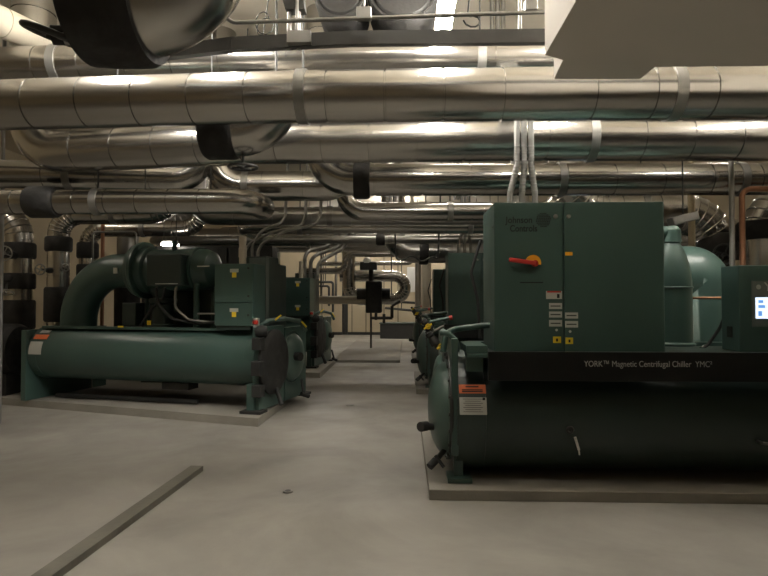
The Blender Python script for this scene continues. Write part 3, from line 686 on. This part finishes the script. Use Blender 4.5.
    # discharge cone, legs and cables beneath the motor
    dn = MB().lathe((-1.72,.62,1.0),(-1.72,.62,1.56),[(0,.20),(.1,.20),(.12,.15),(.6,.14),(.65,.19),(.75,.19),(.77,.13),(1,.2)],28).build('discharge_nozzle','green_d',t)
    for i,(x,y,r) in enumerate(((-1.02,.36,.04),(-.70,.62,.045),(-1.02,.80,.045),(-2.15,.85,.035),(-.45,.5,.04))):
        MB().cyl((x,y,.98),(x,y,1.62 if i!=4 else 1.3),r,14).build('support_post','green',t)
    MB().sweep([(-1.52,.18,1.56),(-1.50,.20,1.35),(-1.30,.22,1.15),(-.95,.30,1.08),(-.6,.2,1.12)], .018, .15, 10, 6, 0, False).build('cable','char',t)
    MB().sweep([(-1.22,.18,1.56),(-1.24,.20,1.30),(-1.05,.22,1.14),(-.7,.30,1.10)], .016, .12, 10, 6, 0, False).build('cable','steel',t)
    MB().sweep([(-1.38,.18,1.56),(-1.42,.20,1.42),(-1.62,.25,1.30),(-1.85,.3,1.05)], .016, .12, 10, 6, 0, False).build('cable','char',t)
    MB().sweep([(-.95,.28,1.22),(-.5,.28,1.22),(-.3,.3,1.18)], .014, .1, 10, 5, 0, False).build('tubing','steel',t)
    MB().box((-2.15,.55,1.20),(.22,.2,.32),None,.01).build('oil_heater','green_d',t)
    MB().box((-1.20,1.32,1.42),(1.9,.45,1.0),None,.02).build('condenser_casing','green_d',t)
    MB().bx(-2.1,-2.02,.17,.19,1.03,1.05).bx(-1.74,-1.69,.30,.32,1.06,1.12).build('warning_label','yellow',sh)
    MB().bx(-L+.2,-.5,.2,.3,1.0,1.035).build('deck_rail','green',t)
    # cabinet over the near end
    cx0, cx1, cy = -.60, -.06, .10; z0, z1 = 1.07, 1.86
    cab = MB().bx(cx0,cx1,cy+.015,cy+.34,z0,z1,.006).build('control_cabinet','green',t)
    MB().bx(cx0+.004,cx1-.004,cy,cy+.018,z0+.30,z1-.004,.004).build('door','green',cab); MB().bx(cx0+.004,cx1-.004,cy,cy+.018,z0+.004,z0+.29,.004).build('door','green',cab)
    for z in (z0+.66, z0+.16):
        MB().bx(cx0+.22,cx0+.34,cy-.003,cy,z+.02,z+.065).build('label_plate','label',cab)
        MB().bx(cx0+.25,cx0+.31,cy-.004,cy,z-.045,z+.02).build('warning_label','yellow',cab)['label'] = 'small yellow warning label'
    for z in (z0+.73,z0+.38,z0+.14): MB().cyl((cx1-.06,cy-.012,z),(cx1-.06,cy,z),.013,12).build('latch','char',cab)
    MB().cyl((cx1-.02,cy+.05,z0+.05),(cx1+.05,cy+.0,z0+.05),.028,14).build('stop_button','red',cab)
    MB().bx(cx1+.0,cx1+.06,cy+.02,cy+.07,z0-.02,z0+.10).build('switch_box','label',cab)
    MB().lathe((cx0+.30,cy+.18,z1),(cx0+.30,cy+.18,z1+.36),[(0,.045),(.25,.045),(.26,.052),(.6,.052),(.61,.045),(1,.045)],16).build('conduit','pvc',cab)
    MB().bx(-.50,-.08,.50,.95,1.05,1.98,.006).build('rear_cabinet','green_d',t)
    MB().bx(-.30,-.06,cy+.36,cy+.46,z0-.02,z1+.1,.004).build('cable_trunk','greybox',t)
    MB().cyl((-.08,.9,1.9),(-.08,.9,2.06),.02,10).build('gland','label',t)
    MB().bx(-.58,-.1,.12,.5,1.02,1.07).build('cabinet_bracket','green_d',t)
    return t
O1 = (-1.87, 7.10, .10); RZ = -math.radians(12.5)
lc1 = left_chiller('green chiller nearest on the left with a fat bent suction pipe and long horizontal shell', O1, RZ)
lc2 = copy_tree(lc1, None); lc2.location = (-1.93, 11.9, .10); lc2.rotation_euler.z = -math.radians(6); lc2['label'] = 'second green chiller on the left, half hidden behind the nearest one'
# left pads: outline measured on the floor
def pad_poly(pts, h, label):
    o = MB().prism([V((p.x,p.y,0)) for p in pts], (0,0,h)).build('equipment_pad','pad'); tag(o, label, 'pad')
pts = [atz(-40,401,0), atz(258,427,0), atz(303,392,0)]; q = pts[2]+ (pts[0]-pts[1])
pad_poly([pts[0], pts[1], pts[2], q], .10, 'concrete pad under the nearest left chiller')
pts = [atz(240,376,0), atz(320,378,0), atz(338,361,0)]; pts.append(pts[2]+(pts[0]-pts[1])*4.5); pts[0] = pts[1]+(pts[0]-pts[1])*4.5
pad_poly(pts, .10, 'concrete pad under the second left chiller')
# conduits above left chillers
for k, (x0,y0,x1,y1,x2,y2) in enumerate(((304,266,310,250,328,246),(310,267,318,254,338,247),(317,268,326,258,342,249))):
    a = at(x0,y0+4,12.2); b = at(x1,y1,12.4); c = at(x2,y2,12.8); a.z = min(a.z, 2.2)
    thin('pale curved conduit, %s of three rising from the second left cabinet' % ('left','middle','right')[k], [V((a.x,12.3,1.95)), V((a.x,12.3,b.z-.12)), b, c, V((c.x+.25,12.8,c.z+.35)), V((c.x+.3,12.8,CZ))], .04, 'steel', 'curved_conduit', bend=.2, group='curved conduits behind the left chillers')
for k, (x0,x1,x2) in enumerate(((245,272,305),(258,285,320),(252,262,285))):
    a = at(x0,246,8.0); b = at(x1,232-k,8.0); c = at(x2,226-k*2,8.2); 
    thin('thin curved conduit above the nearest left cabinet, %s one' % ('upper','lower','shortest')[k], [V((a.x,7.95+.05*k,1.9)), V((a.x,8.0,a.z)), b, c, V((c.x+.1,8.2,CZ))], .022, 'steel', 'curved_conduit', bend=.2, group='curved conduits above the nearest left chiller')
# ------------------------------------------------------------------ floor details
a = atz(203,471,0); b = atz(196,469,0); c = atz(60,578,0)
d = (V((c.x,c.y,0))-V((a.x,a.y,0))).normalized(); nrm = V((-d.y,d.x,0))
if nrm.x > 0: nrm = -nrm
e = a + d*2.6
o = MB().prism([a, a+nrm*.11, e+nrm*.11, e], (0,0,.045)).build('kerb_strip','kerb'); tag(o, 'low concrete kerb strip on the floor at the lower left', 'kerb')
q = atz(288,492,0); t = thing('floor_drain', q, 'small round metal floor cap in the walkway foreground', 'drain')
MB().lathe(q, q+V((0,0,.012)), [(0,.038),(.7,.038),(1,.030)], 24).build('rim', 'steel', t, q); MB().cyl(q, q+V((0,0,.014)), .022, 20).build('plug', 'dsteel', t, q)
q = atz(350,405,0); t = MB().cyl(q, q+V((0,0,.006)), .06, 20).build('floor_drain', 'steel'); tag(t, 'faint round floor cap farther along the walkway', 'drain')
# ------------------------------------------------------------------ far end
def farpipe(label, pts, r, m='alu', bend=.3, name='insulated_pipe', group=None, covers=()):
    up = pts[-1][1] <= 200; pts = [at(*p) for p in pts]
    if up: pts[-1].z = CZ
    base = pts[0]; t = thing(name, base, label, 'pipe', group)
    MB().sweep(pts, r, bend, 20, 7, 0, True).build('jacket', m, t, base)
    if not up:
        p_ = pts[0].lerp(pts[1], .5) if abs(pts[1].z-pts[0].z) < .5 else pts[0]; MB().cyl((p_.x,p_.y,p_.z+r*.9),(p_.x,p_.y,CZ-.002),.02,8).build('hanger_rod','dsteel',t,base)
    for a, b in covers: a = at(*a); b = at(*b); MB().cyl(a, b, r+.02, 20).build('insulation_cover','black',t,base)
    return t
farpipe('grey horizontal pipe at the far end leading left from the black valve', [(270,300,17.5),(372,300,17.5)], .125, 'pvc')
farpipe('silver looped pipe at the far end around the black valve', [(372,299,17.9),(349,299,17.9),(349,262,17.9),(349,200,17.9)], .20, bend=.42)
farpipe('silver looped pipe at the far end right of the black valve', [(378,299,18.1),(405,299,18.1),(405,276,18.1),(340,276,18.1)], .18, bend=.40)
farpipe('slim silver stepped pipe at the far end above the black valve', [(300,271,17.0),(345,271,17.0),(345,254,17.0),(402,254,17.0),(402,200,17.0)], .09, bend=.25)
farpipe('slim silver horizontal pipe at the far end just under the stepped pipe', [(318,264,19.0),(412,263,19.0),(412,200,19.0)], .07, bend=.15)
farpipe('pale vertical pipe at the far end beside the second right cabinet', [(426,335,18.5),(426,225,18.5)], .16, 'pvc')
farpipe('second pale vertical pipe at the far end, thinner', [(418,335,19.5),(418,225,19.5)], .10, 'alu2')
farpipe('brown vertical post pipe at the far end left of the black valve', [(345,334,23.5),(345,215,23.5)], .12, 'dsteel')
farpipe('thin dark bent pipe on the far wall at left', [(318,282,23.8),(333,282,23.8),(333,312,23.8)], .05, 'dsteel', .1)
farpipe('thin dark second bent pipe on the far wall at left', [(318,286,23.8),(329,286,23.8),(329,306,23.8)], .045, 'dsteel', .1)
farpipe('thin vertical pipe on the far wall near the left chillers', [(336,240,24.0),(336,300,24.0)], .05, 'alu2', .1)
farpipe('thin dark pipe crossing the far wall low behind the valve', [(385,308,24),(418,311,24)], .05, 'dsteel', .1)
farpipe('thin dark pipe crossing the far wall higher behind the valve', [(385,301,24),(418,303,24)], .05, 'dsteel', .1)
q = at(373,296,17.4); t = thing('control_valve', q, 'big black insulated valve body at the far end of the walkway', 'valve')
a = at(366,281,17.4); b = at(382,313,17.4)
MB().bx(a.x,b.x,17.15,17.65,b.z,a.z,.05).build('body','black',t,q)
MB().cyl(at(357,294,17.4),at(390,294,17.4),.17,16).build('side_flange','black',t,q)
MB().cyl(at(371,281,17.4),at(371,268,17.4),.07,12).build('stem','black',t,q)
a = at(360,262,17.4); b = at(377,270,17.4); MB().bx(a.x,b.x,17.3,17.6,b.z,a.z,.02).build('actuator','dsteel',t,q)
MB().lathe(at(367,263,17.4),at(367,257,17.4),[(0,.13),(.5,.12),(.85,.07),(1,.01)],16).build('actuator_dome','white',t,q)
MB().cyl(at(371,313,17.4),(at(371,313,17.4).x,17.4,.06),.03,10).build('support_post','dsteel',t,q)
mb = MB()
for (x0,y0,x1,y1) in ((370,318,392,318),(392,318,392,306),(392,306,400,301),(376,311,376,320),(384,314,384,323)): mb.cyl(at(x0,y0,17.2),at(x1,y1,17.2),.045,8)
mb.build('bypass_pipe','dsteel',t,q)
q = at(399,329,22.5); a = at(380,324,22.5); b = at(418,336,22.5)
t = thing('equipment_box', (q.x,22.5,0), 'low dark brown box against the far wall', 'box'); MB().bx(a.x,b.x,22.5,23.3,0,a.z,.02).build('body','dsteel',t,(q.x,22.5,0)); MB().bx(a.x-.03,b.x+.03,22.46,23.34,a.z,a.z+.05,.01).build('lid','greybox',t,(q.x,22.5,0))
q = at(412,280,22); t = thing('wall_panel', q, 'pale upright electrical panel at the far end right of the loop pipes', 'panel')
a = at(407,267,22); b = at(419,292,22); MB().bx(a.x,b.x,22,22.3,b.z,a.z,.02).build('housing','white',t,q); MB().bx(a.x+.05,b.x-.05,21.98,22,b.z+.08,a.z-.08,.01).build('door','white',t,q); MB().bx(a.x+.1,b.x-.1,22.3,YF,b.z+.2,a.z-.2).build('bracket','steel',t,q)
# panel joints on back wall
for k, px in enumerate((322,352,366,384,398)):
    a = at(px,300,YF); struct(MB().bx(a.x-.015,a.x+.015,YF-.012,YF,.12,CZ), 'trim_%d' % (k+2), 'dsteel')
# wavy dark cable above far end
pts = [at(396+3*k, 258+2.5*math.sin(k*.9)+k*.1, 11.5) for k in range(15)]; pts = [V((pts[0].x-.1,11.5,CZ))]+pts+[V((pts[-1].x+.1,11.5,CZ))]
thin('wavy dark cable sagging below the big dull overhead pipe', pts, .016, 'char', 'sagging_cable', 'cable', bend=.1, n=8)
# small items on right chiller deck
# ------------------------------------------------------------------ world and exposure
w = bpy.data.worlds.new('world'); C.world = w; w.use_nodes = True
w.node_tree.nodes['Background'].inputs[0].default_value = (.02,.018,.015,1); w.node_tree.nodes['Background'].inputs[1].default_value = .5
C.view_settings.view_transform = 'Standard'; C.view_settings.look = 'None'; C.view_settings.gamma = 1
C.view_settings.exposure = -0.46
